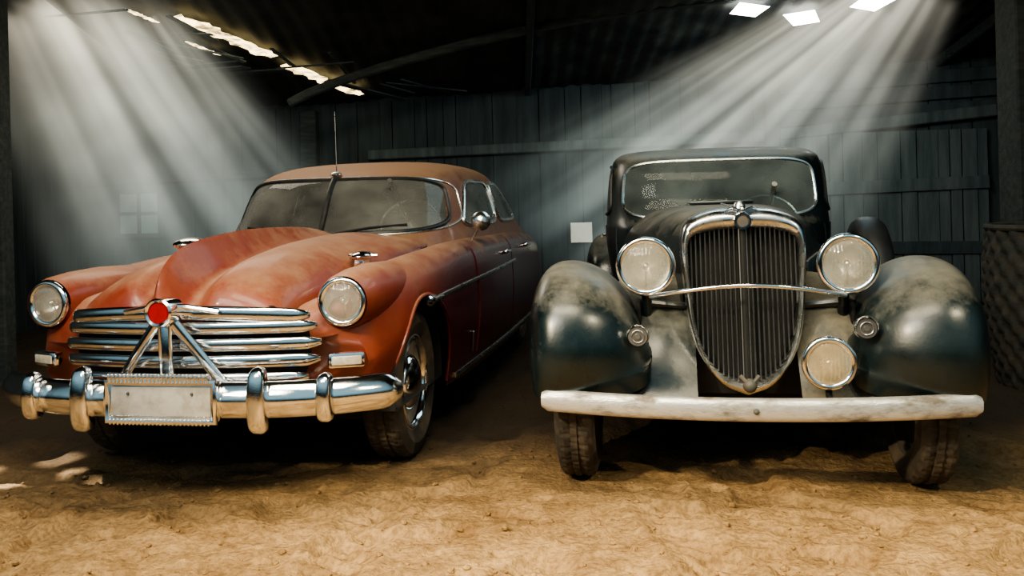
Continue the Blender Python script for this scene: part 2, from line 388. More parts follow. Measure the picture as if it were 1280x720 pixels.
# ================================================================== CAR A
yawA=math.radians(9.5)
A=empty('vintage_sedan',(-1.25,4.35,-.008),-yawA,'red-orange patinated vintage sedan with wide chrome grille and bumper','car')
GX=.035; BX=.05
yk=[-.80,-.77,-.68,-.5,-.3,0,.5,.9,1.5,2.2,3.0,3.6,4.0,4.25,4.35]
TA={k:pch(yk,v) for k,v in dict(
 zc=[.71,.77,.82,.84,.86,.88,.93,.99,1.0,1.0,.99,.96,.86,.66,.52],
 xv=[.40,.42,.44,.46,.48,.50,.56,.62,.64,.64,.62,.60,.55,.48,.40],
 xf=[.60,.62,.63,.64,.65,.67,.70,.74,.78,.79,.78,.75,.68,.56,.46],
 zf=[.68,.78,.86,.905,.925,.94,.96,.975,.98,.975,.95,.91,.80,.62,.50],
 xs=[.74,.77,.80,.83,.84,.85,.865,.88,.90,.91,.91,.89,.82,.68,.56],
 zs=[.58,.62,.66,.70,.71,.72,.72,.72,.72,.72,.70,.68,.62,.54,.46],
 xb=[.66,.69,.73,.77,.79,.81,.83,.84,.86,.87,.87,.84,.76,.62,.5],
 zb=[.42,.40,.38,.35,.30,.26,.24,.22,.22,.22,.24,.28,.34,.38,.40]).items()}
def warpA(x,y):
    w=max(0,min(1,(.45-y)/1.1)); w=w*w*(3-2*w)
    return y+.38*x*x*w
def secA(y,nper=14):
    g={k:float(f(y)) for k,f in TA.items()}
    P=[(0,g['zc']),(g['xv']*.6,g['zc']-.004),(g['xv'],min(g['zc'],g['zf'])-.035),(g['xf'],g['zf']),((g['xf']+g['xs'])/2+.035,(g['zf']*.72+g['zs']*.28)),(g['xs'],g['zs']),(g['xs']-.003,(g['zs']+g['zb'])/2+.03),(g['xb'],g['zb'])]
    return catmull(P,nper)
def flankA(y,z,off=0):
    S=secA(y); i0=14*3; xs=S[i0:,0]; zs=S[i0:,1]
    x=float(np.interp(-z,-zs,xs)); return Vector((x+off,warpA(x,y),z))
RA=.405
def bodyA():
    ys=list(np.linspace(-.80,-.70,12))[:-1]+list(np.linspace(-.70,.62,90))[:-1]+list(np.linspace(.62,4.35,80))
    rows=[]
    for y in ys:
        S=secA(y); half=[(x,warpA(x,y),z) for x,z in S]
        rows.append([(-x,yy,z) for x,yy,z in half[::-1]][:-1]+half)
    V,F=grid(rows); m=len(rows[0])
    R=RA;cy,cz=0,.36
    V=[list(v) for v in V]
    for v in V:
        if abs(v[0])>.66 and v[2]<.82:
            d=math.hypot(v[1]-cy,v[2]-cz)
            if abs(d-R)<.016: k=R/d; v[1]=cy+(v[1]-cy)*k; v[2]=cz+(v[2]-cz)*k
    F2=[]
    for f in F:
        c=[sum(V[i][k] for i in f)/4 for k in range(3)]
        if abs(c[0])>.66 and c[2]<.82 and math.hypot(c[1]-cy,c[2]-cz)<R: continue
        F2.append(f)
    F2.append(tuple(range(m))); F2.append(tuple((len(rows)-1)*m+i for i in range(m)))
    nac=[]
    for s in (1,-1):
        prof=[(.106,-.66),(.116,-.62),(.128,-.5),(.134,-.3),(.125,-.05),(.10,.25),(.04,.5)]
        nac.append(lathe(prof,36,(s*.665,0,.81)))
    return join((V,F2),*nac)
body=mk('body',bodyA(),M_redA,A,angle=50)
for s in (1,-1):
    pts=[]
    for a in np.linspace(-.22,pi-.02,60):
        y=RA*math.cos(a); z=.36+RA*math.sin(a)
        yy=y
        for _ in range(6):
            p=flankA(yy,z); yy-= (p.y-y)
        p=flankA(yy,z); pts.append((s*(p.x-.002),y,z))
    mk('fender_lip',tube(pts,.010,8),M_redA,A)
    prim=lathe([(RA+.01,.80),(RA+.01,.44),(.001,.44)],48,axis='x')
    prim=([(s*x,y,max(z+.36,.30)) for x,y,z in prim[0]],prim[1])
    mk('wheel_well',prim,M_dark,A)
mk('underbody',join(box((0,1.9,.30),(1.5,4.4,.14),.03),box((0,-.35,.44),(.95,.6,.22),.03)),M_dark,A)
# hood
hz=pch([-.86,-.84,-.78,-.66,-.45,0,.5,1.02],[.79,.86,.925,.975,1.012,1.048,1.058,1.04])
he=pch([-.86,-.78,-.6,-.3,0,.5,1.02],[.775,.775,.795,.82,.85,.905,.975])
hw=pch([-.86,-.8,-.6,-.2,.3,1.02],[.39,.45,.465,.49,.54,.64])
def hoodpt(y,s):
    w=float(hw(y)); x=s*w; ze=float(he(y)); zc=float(hz(y))
    z=ze+(zc-ze)*max(0,(1-abs(s)**2.5))**.60
    fr=max(0,min(1,(.85-y)/1.5)); fr=fr**.55
    z+= .075*fr*math.exp(-(abs(x)/.032)**1.3) - .070*fr*math.exp(-((abs(x)-.105)/.055)**2)
    yy=warpA(x,y)-.060*fr*math.exp(-(x/.05)**2)
    return Vector((x,yy,z))
rows=[]
for y in list(np.linspace(-.86,-.7,16))[:-1]+list(np.linspace(-.7,1.02,60)):
    r=[hoodpt(y,math.sin(t)) for t in np.linspace(-pi/2,pi/2,161)]
    a=r[0].copy(); a.z-=.05; b=r[-1].copy(); b.z-=.05
    rows.append([a]+r+[b])
V,F=grid(rows); 
mid=len(rows[0]); o=len(V)
low=[Vector((p.x,p.y+.01,.76)) for p in rows[0]]
V+= [tuple(p) for p in low]
for i in range(mid-1): F.append((i,i+1,o+i+1,o+i))
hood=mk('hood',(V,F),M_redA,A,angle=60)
# grille
GY=-.83
def gfront(x,z,off=0): return Vector((x+GX,GY+.36*x*x-off,z))
rows=[]
for j,(z) in enumerate(np.linspace(.475,.81,8)):
    wd=.52-.05*((z-.64)/.16)**2
    if z>.74: wd-= (z-.74)*1.2
    rows.append([gfront(x,z,-.012) for x in np.linspace(-wd,wd,24)])
G=mk('grille',grid(rows),M_dark,A,label='wide chrome bar grille over dark opening')
for k,z in enumerate([.795,.733,.666,.60,.530]):
    wd=[.52,.545,.56,.555,.51][k]
    th=[.016,.0145,.0145,.0145,.014][k]
    xs=np.linspace(-wd,wd,60)
    pth=[];r=[]
    for x in xs:
        a=abs(x)/wd
        zz=z-(.026 if k==0 else .006)*a*a
        pth.append(gfront(x,zz,.035-.03*max(0,a-.95)/.05)); r.append(th*(1 if a<.9 else 1-.5*((a-.9)/.1)**2))
    mk('grille_bar',tube(pth,r,12,flat=(1.75,.7)),M_chrome,G)
EO=-.025
for s in (1,-1):
    mk('grille_brace',tube([(GX+s*.040,-.895+EO,.760),(GX+s*.14,-.905,.63),(GX+s*.240,-.885,.495)],.0135,10,flat=(1.6,.7)),M_chrome,G)
mk('grille_brace',join(box((GX,-.915,.625),(.040,.016,.27),.005),tube([(GX-.022,-.90+EO,.765),(GX-.022,-.92,.62),(GX-.024,-.905,.495)],.007,8),tube([(GX+.022,-.90+EO,.765),(GX+.022,-.92,.62),(GX+.024,-.905,.495)],.007,8)),M_chrome,G)
mk('grille_brace',tube([(GX-.27,-.880,.492),(GX,-.895,.492),(GX+.27,-.880,.492)],.012,10),M_chrome,G)
ER=[(.001,-.932),(.040,-.932),(.042,-.944),(.050,-.950),(.057,-.943),(.059,-.92),(.056,-.85)]
em=mk('emblem',join(lathe(ER,48,(GX,EO,.808)),
     tube([(GX-.20,-.870,.800),(GX-.08,-.885+EO/2,.822),(GX-.045,-.89+EO,.825)],.012,8),tube([(GX+.20,-.870,.800),(GX+.08,-.885+EO/2,.822),(GX+.045,-.89+EO,.825)],.012,8)),M_chrome,G)
mk('emblem_badge',lathe([(.001,-.943),(.038,-.942),(.042,-.936)],40,(GX,EO,.808)),M_redemb,em)
# bumper
BW=.865; BZ=.470
def bpA(x): 
    a=abs(x)/BW
    return Vector((x+BX,-.985+.28*a**3.2,BZ+.010*(1-a*a)))
rows=[]
for x in np.linspace(-BW,BW,90):
    c=bpA(x); a_=abs(x)/BW; k=1 if a_<.93 else max(.5,1-((a_-.93)/.07)**2*.5); t=(bpA(min(x+.01,BW))-bpA(max(x-.01,-BW))).normalized(); nrm=Vector((t.y,-t.x,0))
    row=[]
    for q in range(20):
        a=2*pi*q/20
        d=.045*math.cos(a); h=.070*math.sin(a)
        if math.cos(a)<0: d*=.5
        else: d*= 1+.12*math.cos(3*a)
        row.append(c+nrm*d*k+Vector((0,0,h*k)))
    rows.append(row)
V,F=grid(rows,False,True); F.append(tuple(range(20))); F.append(tuple((89)*20+i for i in range(20)))
low=[tube([(s*.5,-.9,.45),(s*.5,-.5,.42)],.03,8) for s in (1,-1)]
B=mk('bumper',join((V,F),*low),M_chrome,A)
def over(x,h,w):
    c=bpA(x); rows=[]
    for i,t in enumerate(np.linspace(-1,1,26)):
        z=c.z+.008+h*t*.5; k=max(.08,(1-abs(t)**7)**.5 if abs(t)<1 else .08)
        yy=c.y-.045-.018*math.cos(t*1.5)
        row=[]
        for a in np.linspace(0,2*pi,25)[:-1]:
            ca,sa=math.cos(a),math.sin(a)
            row.append((c.x+w*.5*k*math.copysign(abs(ca)**.6,ca)*(1-.10*t),yy+.036*k*math.copysign(abs(sa)**.6,sa),z))
        rows.append(row)
    V,F=grid(rows,False,True); F.append(tuple(range(24))); F.append(tuple(25*24+i for i in range(24)))
    return V,F
for x,h,w in [(-.30,.255,.072),(.41,.255,.072),(-.56,.19,.060),(.64,.19,.060)]:
    mk('overrider',over(x,h,w),M_chrome,B)
# plate set into the bumper face
px=BX+.035; pz=.486
def rr(w,h,y): return [(px+a*w/2,y,pz+b*h/2) for a,b in ((-1,-1),(-.5,-1),(0,-1),(.5,-1),(1,-1),(1,0),(1,1),(.5,1),(0,1),(-.5,1),(-1,1),(-1,0))]
fr=[box((px,-1.024,pz),(.455,.04,.160),.014),tube(rr(.437,.146,-1.046),.015,8,True),box((px,-1.050,pz+.092),(.40,.022,.020),.006)]
for i in range(26):
    fr.append(box((px-.20+i*.016,-1.062,pz+.090),(.008,.016,.034),.002,1)); fr.append(box((px-.20+i*.016,-1.060,pz-.074),(.007,.012,.024),.002,1))
PL=mk('license_plate_holder',join(*fr),M_chrome,A)
mk('license_plate',box((px,-1.044,pz),(.405,.012,.108),.004),M_plate,PL,label='blank weathered cream license plate')
for dx in (-.13,.13): mk('plate_bolt',lathe([(.001,-.008),(.005,-.007),(.006,0)],10,(px+dx,-1.049,pz+.03)),M_rimB,PL)
# headlights
for s in (1,-1):
    lamp(A,'headlight',(s*.665,-.66,.812),.088,.12,M_chromed,tilt=s*.10,rim=.014)
    pk=mk('parking_lamp',join(box((0,0,0),(.15,.05,.066),.014)),M_chrome,A,loc=(s*.675,-.655,.575),rot=(0,0,s*.38))
    mk('lamp_lens',box((0,-.024,0),(.12,.012,.036),.005),M_amber,pk)
for lx,ly,lz,k in ((.515,.02,.925,1),(-.41,.06,.998,1.35)):
    fl=join(ell((0,0,.030),(.050*k,.085*k,.024*k),24,12),ell((0,.09*k,.034),(.02*k,.06*k,.012*k),12,8),box((0,.01,.000),(.05,.11,.045),.008),tube([(-.07*k,.02,.030),(0,-.01,.036),(.07*k,.02,.030)],.009,8))
    mk('hood_ornament',fl,M_chrome,A,loc=(lx,ly,lz))
# flank ornament and trim
for s in (1,-1):
    def S_(p): return (s*p.x,p.y,p.z)
    mk('side_molding',tube([S_(flankA(y,.735+.02*(y-.05),.006)) for y in np.linspace(.12,2.2,50)],.010,8,flat=(1.1,.6)),M_chromed,A)
    mk('side_ornament',tube([S_(flankA(y,.735,.014)) for y in np.linspace(-.22,.20,16)],[.006,.018,.026,.028,.027,.026,.022,.018,.016,.016,.014,.013,.012,.01,.008,.005],10,flat=(1,.7)),M_chrome,A)
    mk('rocker_molding',tube([S_(flankA(y,.27,.006)) for y in np.linspace(.55,3.6,40)],.012,8,flat=(1.3,.5)),M_chromed,A)
    mk('side_emblem',tube([S_(flankA(y,z,.008)) for y,z in ((.86,.46),(.88,.40),(.885,.34))],.010,8,flat=(1,.6)),M_chromed,A)
    for y0,y1 in ((1.02,2.05),(2.08,2.95)):
        rows=[[S_(flankA(y,z,.006)) for z in np.linspace(.32,.965,24)] for y in np.linspace(y0,y1,24)]
        V,F=grid(rows)
        def edge(pa,pb): 
            o=len(V); V.extend(pa); V.extend(pb); n=len(pa)
            for i in range(n-1): F.append((o+i,o+i+1,o+n+i+1,o+n+i))
        V=list(V); F=list(F)
        for y in (y0,y1): edge([S_(flankA(y,z,.006)) for z in np.linspace(.32,.965,24)],[S_(flankA(y,z,-.012)) for z in np.linspace(.32,.965,24)])
        for z in (.32,.965): edge([S_(flankA(y,z,.006)) for y in np.linspace(y0,y1,24)],[S_(flankA(y,z,-.012)) for y in np.linspace(y0,y1,24)])
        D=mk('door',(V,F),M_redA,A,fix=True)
        h=flankA(y1-.18,.86,.03)
        mk('door_handle',join(tube([(s*h.x,h.y-.07,h.z),(s*(h.x+.012),h.y,h.z+.004),(s*h.x,h.y+.07,h.z)],.010,8),ell((s*(h.x-.012),h.y-.06,h.z),(.022,.018,.018),12,8)),M_chrome,D)
mk('side_mirror',join(tr(lathe([(.001,.004),(.056,.004),(.060,-.004),(.050,-.02),(.03,-.034),(.001,-.04)],28),Matrix.Translation((.87,1.20,1.085))@Matrix.Rotation(.25,4,'Z')),tube([(.80,1.25,.97),(.84,1.23,1.03),(.87,1.19,1.08)],.008,8)),M_chromed,A)
# greenhouse
SA=Shell([0,.15,.6,.74,.86,.95,1],[.94,1.03,1.365,1.437,1.478,1.497,1.502],[.82,.79,.675,.595,.44,.24,.03],[.66,.77,1.05,1.24,1.56,1.90,2.12],[4.05,3.85,3.15,2.95,2.65,2.35,2.15],[3.7,3.7,3.5,3.0,2.6,2.2,2.0])
winA=[dict(k='front',a=.89,vm=.375,vh=.215,p=5),dict(k='rear',a=.6,vm=.40,vh=.16,p=4)]
for s in (1,-1):
    winA.append(dict(k='side',s=s,y=1.80,h=.37,sl=.75,vm=.375,vh=.185,p=6))
    winA.append(dict(k='side',s=s,y=2.56,h=.30,sl=0,sr=-1.2,vm=.375,vh=.185,p=4))
cab=mk('cabin',SA.build(70,560,winA),M_roofA,A,angle=60)
for i,w in enumerate(winA):
    nm={'front':'windshield','rear':'rear_window','side':'side_window'}[w['k']]
    g=mk(nm,SA.pane(w),M_glass,A)
    mk('window_frame',SA.frame(w,.014),M_chromed if i else M_seal,g)
    if i==0:
        mk('divider_bar',tube([SA.pt(w,0,b,.01) for b in np.linspace(-1,1,12)],.017,8),M_seal,g)
        for q in (1,-1): mk('wiper',tube([SA.pt(w,q*.12,-.98,.02),SA.pt(w,q*.42,-.78,.02),SA.pt(w,q*.72,-.70,.02)],.006,6),M_dark,g)
        mk('windshield_molding',SA.frame(w,.007,1.06),M_chromed,g)
an=SA.pt(winA[0],0,1.16,.0)
mk('antenna',join(tube([an+Vector((0,0,.0)),an+Vector((0,-.01,.40))],.003,6),ell(an+Vector((0,-.01,.012)),(.035,.04,.018),16,8)),M_chromed,A)
steering(A,(.38,1.34,1.06),.20,-.6)
mk('dashboard',box((0,1.18,.93),(1.3,.25,.16),.05,3),M_dark,A)
seat(A,(0,2.05,.70),1.35,.42); seat(A,(0,3.0,.70),1.3,.42)
wheels(A,[(.70,0,.35),(-.70,0,.35),(.71,3.15,.35),(-.71,3.15,.35)],.35,.175,.215,M_steel,M_chrome,False)

# ================================================================== CAR B
yawB=math.radians(9.5)
Bc=empty('vintage_saloon',(.968,3.77,-.008),-yawB,'dark green vintage saloon with tall slatted grille and separate headlamps','car')
gz=[1.150,1.145,1.13,1.105,1.065,1.01,.9,.78,.68,.60,.53,.47,.425,.395]
gwv=[0.0,.10,.165,.215,.243,.250,.248,.238,.225,.205,.174,.132,.080,.0]
prm=np.linspace(0,1,len(gz)); 
oz=pch(prm,gz); ow=pch(prm,gwv)
def slant(z): return -.225+ (z-.41)*.13
K=70
def outline(inset,lift):
    R=[];ts=np.linspace(0,1,K)
    for t in ts:
        w=float(ow(t)); z=float(oz(t)); 
        zc=.80; top=max(0,(z-zc)/.35); bot=max(0,(zc-z)/.39)
        R.append((w*(1-inset/.25) , z-lift*top**2+ .045*bot**3*(lift/.08)))
    return R
oo=outline(0,0); ii=outline(.030,.084)
rows=[]
prof=[(0,.16),(0,.02),(.06,-.016),(.25,-.038),(.55,-.044),(.85,-.028),(1,-.004),(1,.04)]
full_o=oo+[(-x,z) for x,z in oo[::-1]][1:-1]; full_i=ii+[(-x,z) for x,z in ii[::-1]][1:-1]
for (x0,z0),(x1,z1) in zip(full_o,full_i):
    rows.append([(x0+(x1-x0)*s,slant(z0+(z1-z0)*s)+d,z0+(z1-z0)*s) for s,d in prof])
shell=mk('grille_shell',grid(rows,True,False),M_shell,Bc,angle=60)
iz=np.array([z for x,z in ii]); iw=np.array([x for x,z in ii])
imax=int(np.argmax(iw))
def ztop(x): return float(np.interp(abs(x),iw[:imax+1],iz[:imax+1]))
def zbot(x): return float(np.interp(-abs(x),-iw[imax:],iz[imax:]))
sl=[]
n=10
for s in (1,-1):
    for k in range(n):
        x=s*(.034+k*(.208-.034)/(n-1)) 
        if abs(x)>iw.max()-.003: continue
        z0,z1=zbot(x)-.004,ztop(x)+.004
        vv=-.014*(1-abs(x)/.25)
        sl.append(tube([(x,slant(z)+vv+.008,z) for z in np.linspace(z0,z1,8)],.0036,6,flat=(2.6,1.0) ))
mk('grille_slats',join(*sl),M_slat,shell)
mk('grille_center_bar',join(tube([(0,slant(z)-.022,z) for z in np.linspace(zbot(0),ztop(0),8)],.012,8)),M_dark,shell)
for q in (1,-1): mk('grille_center_trim',tube([(q*.014,slant(z)-.018,z) for z in np.linspace(zbot(0.02),ztop(0.02),8)],.0035,6),M_slat,shell)
bk=[(x,slant(z)+.06,z) for x,z in full_i]
mk('radiator_core',(bk,[tuple(range(len(bk)))]),M_dark,shell,smooth=False)
# round badge with small winged ornament above it
ez=1.098; ey=slant(ez)-.045
EM=mk('emblem',join(lathe([(.001,-.006),(.024,-.006),(.026,-.014),(.034,-.014),(.037,-.004),(.036,.02)],32,(0,ey,ez)),*[tube([(s*.012,ey,ez+.036+j*.008),(s*.04,ey+.004,ez+.046+j*.010),(s*(.072-.010*j),ey+.012,ez+.040+j*.008)],[.006,.005,.002],6) for s in (1,-1) for j in (-1,0,1)],ell((0,ey,ez+.044),(.012,.012,.018),14,8)),M_chrome,Bc)
mk('emblem_badge',lathe([(.001,-.010),(.022,-.009),(.024,-.004)],28,(0,ey,ez)),M_rimB,EM)
mk('radiator_cap',join(lathe([(.001,.035),(.016,.033),(.024,.022),(.026,.0)],20,(0,-.05,1.143),'z')),M_chromed,Bc)
# hood
rows=[]
def hbw(y): t=(y+.10)/1.35; return .246+(.57-.246)*max(t,0)**1.15
def hbz(y): t=(y+.10)/1.35; return 1.135+.02*math.sin(t*pi/2)
for y in np.linspace(-.10,1.25,40):
    w=hbw(y); zt=hbz(y); row=[]
    for a in np.linspace(0,pi,41):
        c,q=math.cos(a),math.sin(a)
        row.append((w*math.copysign(abs(c)**.62,c),y,.66+(zt-.66)*abs(q)**.55))
    row=[(w,y,.42)]+row+[(-w,y,.42)]
    rows.append(row)
hb=mk('hood',grid(rows),M_green,Bc,angle=50)
mk('hood_hinge',tube([(0,y,hbz(y)+.002) for y in np.linspace(-.1,1.25,20)],.006,8),M_chromed,hb)
for s in (1,-1):
    for k in range(12):
        y=.25+k*.062
        mk('hood_louvre',box((s*(hbw(y)+.002),y,.80),(.016,.03,.20),.006),M_green,hb)
# fenders
def fender(s,y0=0.0):
    cr=[(-.43,.40),(-.475,.50),(-.48,.64),(-.42,.79),(-.27,.898),(-.04,.934),(.2,.905),(.45,.80),(.72,.62),(.98,.46),(1.15,.38)]
    C=catmull(cr,7); N=len(C); rows=[]
    for i,(y,z) in enumerate(C):
        t=C[min(i+1,N-1)]-C[max(i-1,0)]; t/=np.linalg.norm(t)
        nrm=np.array([t[1],-t[0]])
        if np.dot(nrm,np.array([0,.36])-np.array([y,z]))<0: nrm=-nrm
        f=i/(N-1)
        ho=.160; hi=.20+.16*(1-f)
        d=.28 if f<.6 else .28-(f-.6)*.47
        if f<.12: d=.17+.11*f/.12
        k=(0.92+.08*min(1,f/.12)); ho*=k; hi*=k
        row=[]
        for a in np.linspace(0,pi,49):
            c,q=math.cos(a),math.sin(a)
            xc=.715
            if c>=0:
                x=ho*abs(c)**.70; dep=d*(1-abs(q)**.66)
            else:
                x=-hi*abs(c)**1.15; dep=d*(1-abs(q)**1.05)*1.0
            row.append((s*(xc+x),y0+y+nrm[0]*dep,z+nrm[1]*dep))
        rows.append(row)
    return grid(rows)
for s in (1,-1):
    mk('fender',fender(s),M_green,Bc,angle=70)
    mk('fender',fender(s,2.85),M_green,Bc,angle=70)
    mk('inner_fender',box((s*.43,.30,.60),(.02,.9,.34),.008),M_dark,Bc)
# splash panels beside the grille
for s in (1,-1):
    rows=[]
    for w in np.linspace(0,1,22):
        row=[]
        for u in np.linspace(0,1,22):
            x=.20+.34*u
            z=.88-.05*u-(.475-.05*u)*w
            y=.10-.40*w**.8 -.05*math.sin(pi*u)*math.sin(pi*min(1,w*1.05)) -.02*u
            row.append((s*x,y,z))
        rows.append(row)
    mk('splash_panel',grid(rows),M_tan if s>0 else M_green,Bc,label='dust-covered splash panel' if s>0 else None)
mk('front_apron',grid([[(x,-.12,z) for x in np.linspace(-.3,.3,8)] for z in np.linspace(.38,.6,4)]),M_dark,Bc)
mk('chassis',join(box((.33,1.3,.40),(.08,3.0,.10),.01),box((-.33,1.3,.40),(.08,3.0,.10),.01),tube([(-.66,0,.35),(.66,0,.35)],.035,10),box((0,1.8,.5),(1.15,2.6,.2),.03),box((0,.02,.62),(.42,.1,.5),.02)),M_dark,Bc)
# bumper
def bar(w,hh,yc,bend,zc,cx=0):
    rows=[]
    N=70
    for x in np.linspace(-w,w,N):
        a=abs(x)/w; y=yc+bend*a**2.2; k=1 if a<.97 else 1-.35*((a-.97)/.03)**2
        row=[]
        for q in range(20):
            t=2*pi*q/20; c,s_=math.cos(t),math.sin(t)
            row.append((x+cx,y-.030*math.copysign(abs(c)**.8,c)*(1 if c>0 else .3),zc-.012*(1-a*a)+hh*k*math.copysign(abs(s_)**.75,s_)))
        rows.append(row)
    V,F=grid(rows,False,True); m=20
    F.append(tuple(range(m))); F.append(tuple((N-1)*m+i for i in range(m)))
    return V,F
bb=mk('bumper',bar(.808,.044,-.51,.08,.418,-.002),M_white,Bc,label='worn pale rounded front bumper bar')
for s in (1,-1): mk('bumper_bracket',tube([(s*.4,-.48,.40),(s*.36,.0,.38)],.02,8),M_dark,bb)
mk('bumper_bolt',lathe([(.001,-.018),(.010,-.014),(.013,0)],16,(0,-.534,.405)),M_rimB,bb)
# headlights
for s in (1,-1):
    hx=.395
    hl=lamp(Bc,'headlight',(s*hx,-.235,.922),.108,.19,M_chromed,rim=.014)
    mk('headlight_bracket',join(tube([(s*hx,-.15,.83),(s*.395,-.10,.70),(s*.42,-.05,.60)],.022,10),tube([(s*hx,-.12,.76),(s*.24,-.08,.74)],.016,8)),M_green,hl).matrix_parent_inverse=Matrix.Translation((-s*hx,.235,-.922))
mk('badge_bar',tube([(x,-.345+.09*(abs(x)/.38)**2,.80+.05*math.cos(x/.38*pi/2)) for x in np.linspace(-.38,.38,40)],.0095,10),M_chrome,Bc)
fog=lamp(Bc,'fog_lamp',(.285,-.40,.560),.090,.10,M_chromed,rim=.013,lens=M_lensw)
o=mk('fog_lamp_bracket',tube([(.285,-.36,.48),(.285,-.38,.43),(.29,-.44,.41)],.012,8),M_dark,fog); o.matrix_parent_inverse=Matrix.Translation((-.285,.40,-.56))
for s,x,y,z in ((1,.425,-.375,.690),(-1,-.430,-.375,.660)):
    h=mk('horn',lathe([(.040,-.024),(.044,-.018),(.046,-.004),(.042,.02),(.03,.06),(.001,.07)],30,(x,y,z)),M_chrome,Bc)
    mk('horn_grille',join(lathe([(.001,-.026),(.010,-.026),(.012,-.020)],16,(x,y,z)),tube([(x+.024*math.cos(a),y-.022,z+.024*math.sin(a)) for a in np.linspace(0,2*pi,25)[:-1]],.0025,6,True),lathe([(.001,-.018),(.038,-.018)],24,(x,y,z))),M_slat,h)
mk('starting_handle',join(tube([(-.035,-.31,.49),(0,-.34,.455),(.035,-.31,.49)],.010,8),ell((0,-.32,.455),(.028,.03,.028),14,8),tube([(0,-.32,.455),(0,-.2,.44)],.016,8)),M_rimB,Bc)
# side mounted spare
M_spare=mat('black_cover',(.004,.005,.006),(.010,.011,.010),6,.5,.7)
sp=mk('spare_tyre',lathe([(.19,-.05),(.22,-.065),(.28,-.06),(.30,-.035),(.303,0),(.30,.035),(.28,.06),(.22,.065),(.19,.05)],60,(.66,.62,.78),'x'),M_spare,Bc,angle=60)
mk('spare_cover',lathe([(.001,.05),(.15,.045),(.21,.03)],40,(.66,.62,.78),'x'),M_green,sp)
# cabin
SB=Shell([0,.38,.44,.80,.90,.96,1],[.52,1.02,1.08,1.415,1.475,1.498,1.508],[.60,.67,.665,.620,.56,.38,.03],[1.08,1.16,1.22,1.34,1.46,1.7,2.1],[3.45,3.4,3.3,3.0,2.8,2.5,2.15],[4.5,5,5.5,6,4.5,3.2,2.4])
winB=[dict(k='front',a=.83,vm=.615,vh=.175,p=5)]
for s in (1,-1):
    winB.append(dict(k='side',s=s,y=1.78,h=.32,sl=.3,vm=.62,vh=.155,p=6))
    winB.append(dict(k='side',s=s,y=2.50,h=.34,sl=0,vm=.62,vh=.155,p=6))
mk('cabin',SB.build(80,520,winB),M_green,Bc,angle=60)
for i,w in enumerate(winB):
    nm={'front':'windshield','rear':'rear_window','side':'side_window'}[w['k']]
    g=mk(nm,SB.pane(w),M_glassB,Bc)
    mk('window_frame',SB.frame(w,.010),M_chromed if i==0 else M_seal,g)
    if i==0: mk('wiper',tube([SB.pt(w,-.1,-.98,.02),SB.pt(w,.25,-.8,.02),SB.pt(w,.5,-.7,.02)],.006,6),M_dark,g)
mk('cowl_vent',box((.0,1.10,1.165),(.34,.12,.02),.008),M_green,Bc)
for s in (1,-1):
    for y0,y1 in ((1.30,2.10),(2.14,2.86)):
        vs=[.03+.36*k/10 for k in range(11)]
        rows=[[SB.side(y,v,s)+Vector((s*.006,0,0)) for v in vs] for y in np.linspace(y0,y1,14)]
        edge_=[[p-Vector((s*.014,0,0)) for p in (rows[0][j] for j in range(11))],rows[0]]
        D=mk('door',join(grid(rows),grid(edge_),grid([[p-Vector((s*.014,0,0)) for p in rows[-1]],rows[-1]])),M_green,Bc)
        p=SB.side(y1-.12,.33,s)
        mk('door_handle',tube([(p.x+s*.01,p.y,p.z),(p.x+s*.04,p.y-.01,p.z),(p.x+s*.04,p.y-.11,p.z-.005)],.008,8),M_chrome,D)
steering(Bc,(.30,1.62,1.02),.2,-.5)
seat(Bc,(-.29,2.05,.62),.5,.42); seat(Bc,(.29,2.05,.62),.5,.42)
for s in (1,-1): mk('running_board',box((s*.74,1.75,.36),(.26,1.5,.035),.012),M_rubber,Bc)
wheels(Bc,[(.70,0,.345),(-.70,0,.345),(.70,2.85,.345),(-.70,2.85,.345)],.345,.155,.225,M_rimB,M_chromed,True)

# ================================================================== BARN
xs=np.linspace(-5.2,6.2,560); ys=np.concatenate([np.linspace(-.5,2.3,24)[:-1],np.linspace(2.3,4.2,220)[:-1],np.linspace(4.2,11.5,70)])
rows=[]
wc=[]
for (cx_,cy_,ya) in ((-1.25,4.35,yawA),(.968,3.77,yawB)):
    for sx_ in (-.7,.7): wc.append((cx_+sx_*math.cos(ya),cy_-sx_*math.sin(ya)))
def gh(x,y):
    p=Vector((x,y,0))
    z=.020*noise.fractal(p*1.3,1,2,3)+.011*noise.fractal(p*5,1.0,2,3)
    if y<4.6:
        z+=.006*noise.fractal(p*19,.9,2,2)
        q=noise.noise(p*28+Vector((3,1,2)))
        if q>.34: z+=(q-.34)*.035
    q=noise.noise(p*3.6+Vector((7,3,1)))
    if q>.24: z-= min(.030,(q-.24)*.24)
    q=noise.noise(p*8+Vector((1,9,4)))
    if q>.34: z-= min(.020,(q-.34)*.26)
    if y<3.7:
        for x0,cv in ((1.75,.30),(2.25,.34),(.55,.10),(-.55,-.12),(-1.95,-.20)):
            xc=x0+cv*max(0.0,3.7-y)**1.4; d=abs(x-xc)
            if d<.11:
                z-= .026*math.cos(d/.11*pi/2)*(.72+.55*math.sin(y*62+(x-xc)*40))
            elif d<.18: z+=.012*math.sin((d-.11)/.07*pi)
    k=1
    for wx,wy_ in wc:
        d=math.hypot(x-wx,y-wy_); 
        if d<.45: k=min(k,max(0,(d-.12)/.33))
    return z*k-.012
for y in ys:
    rows.append([(x,y,gh(x,y)) for x in xs])
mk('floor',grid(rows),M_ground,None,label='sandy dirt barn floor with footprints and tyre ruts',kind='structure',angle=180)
cl=[]
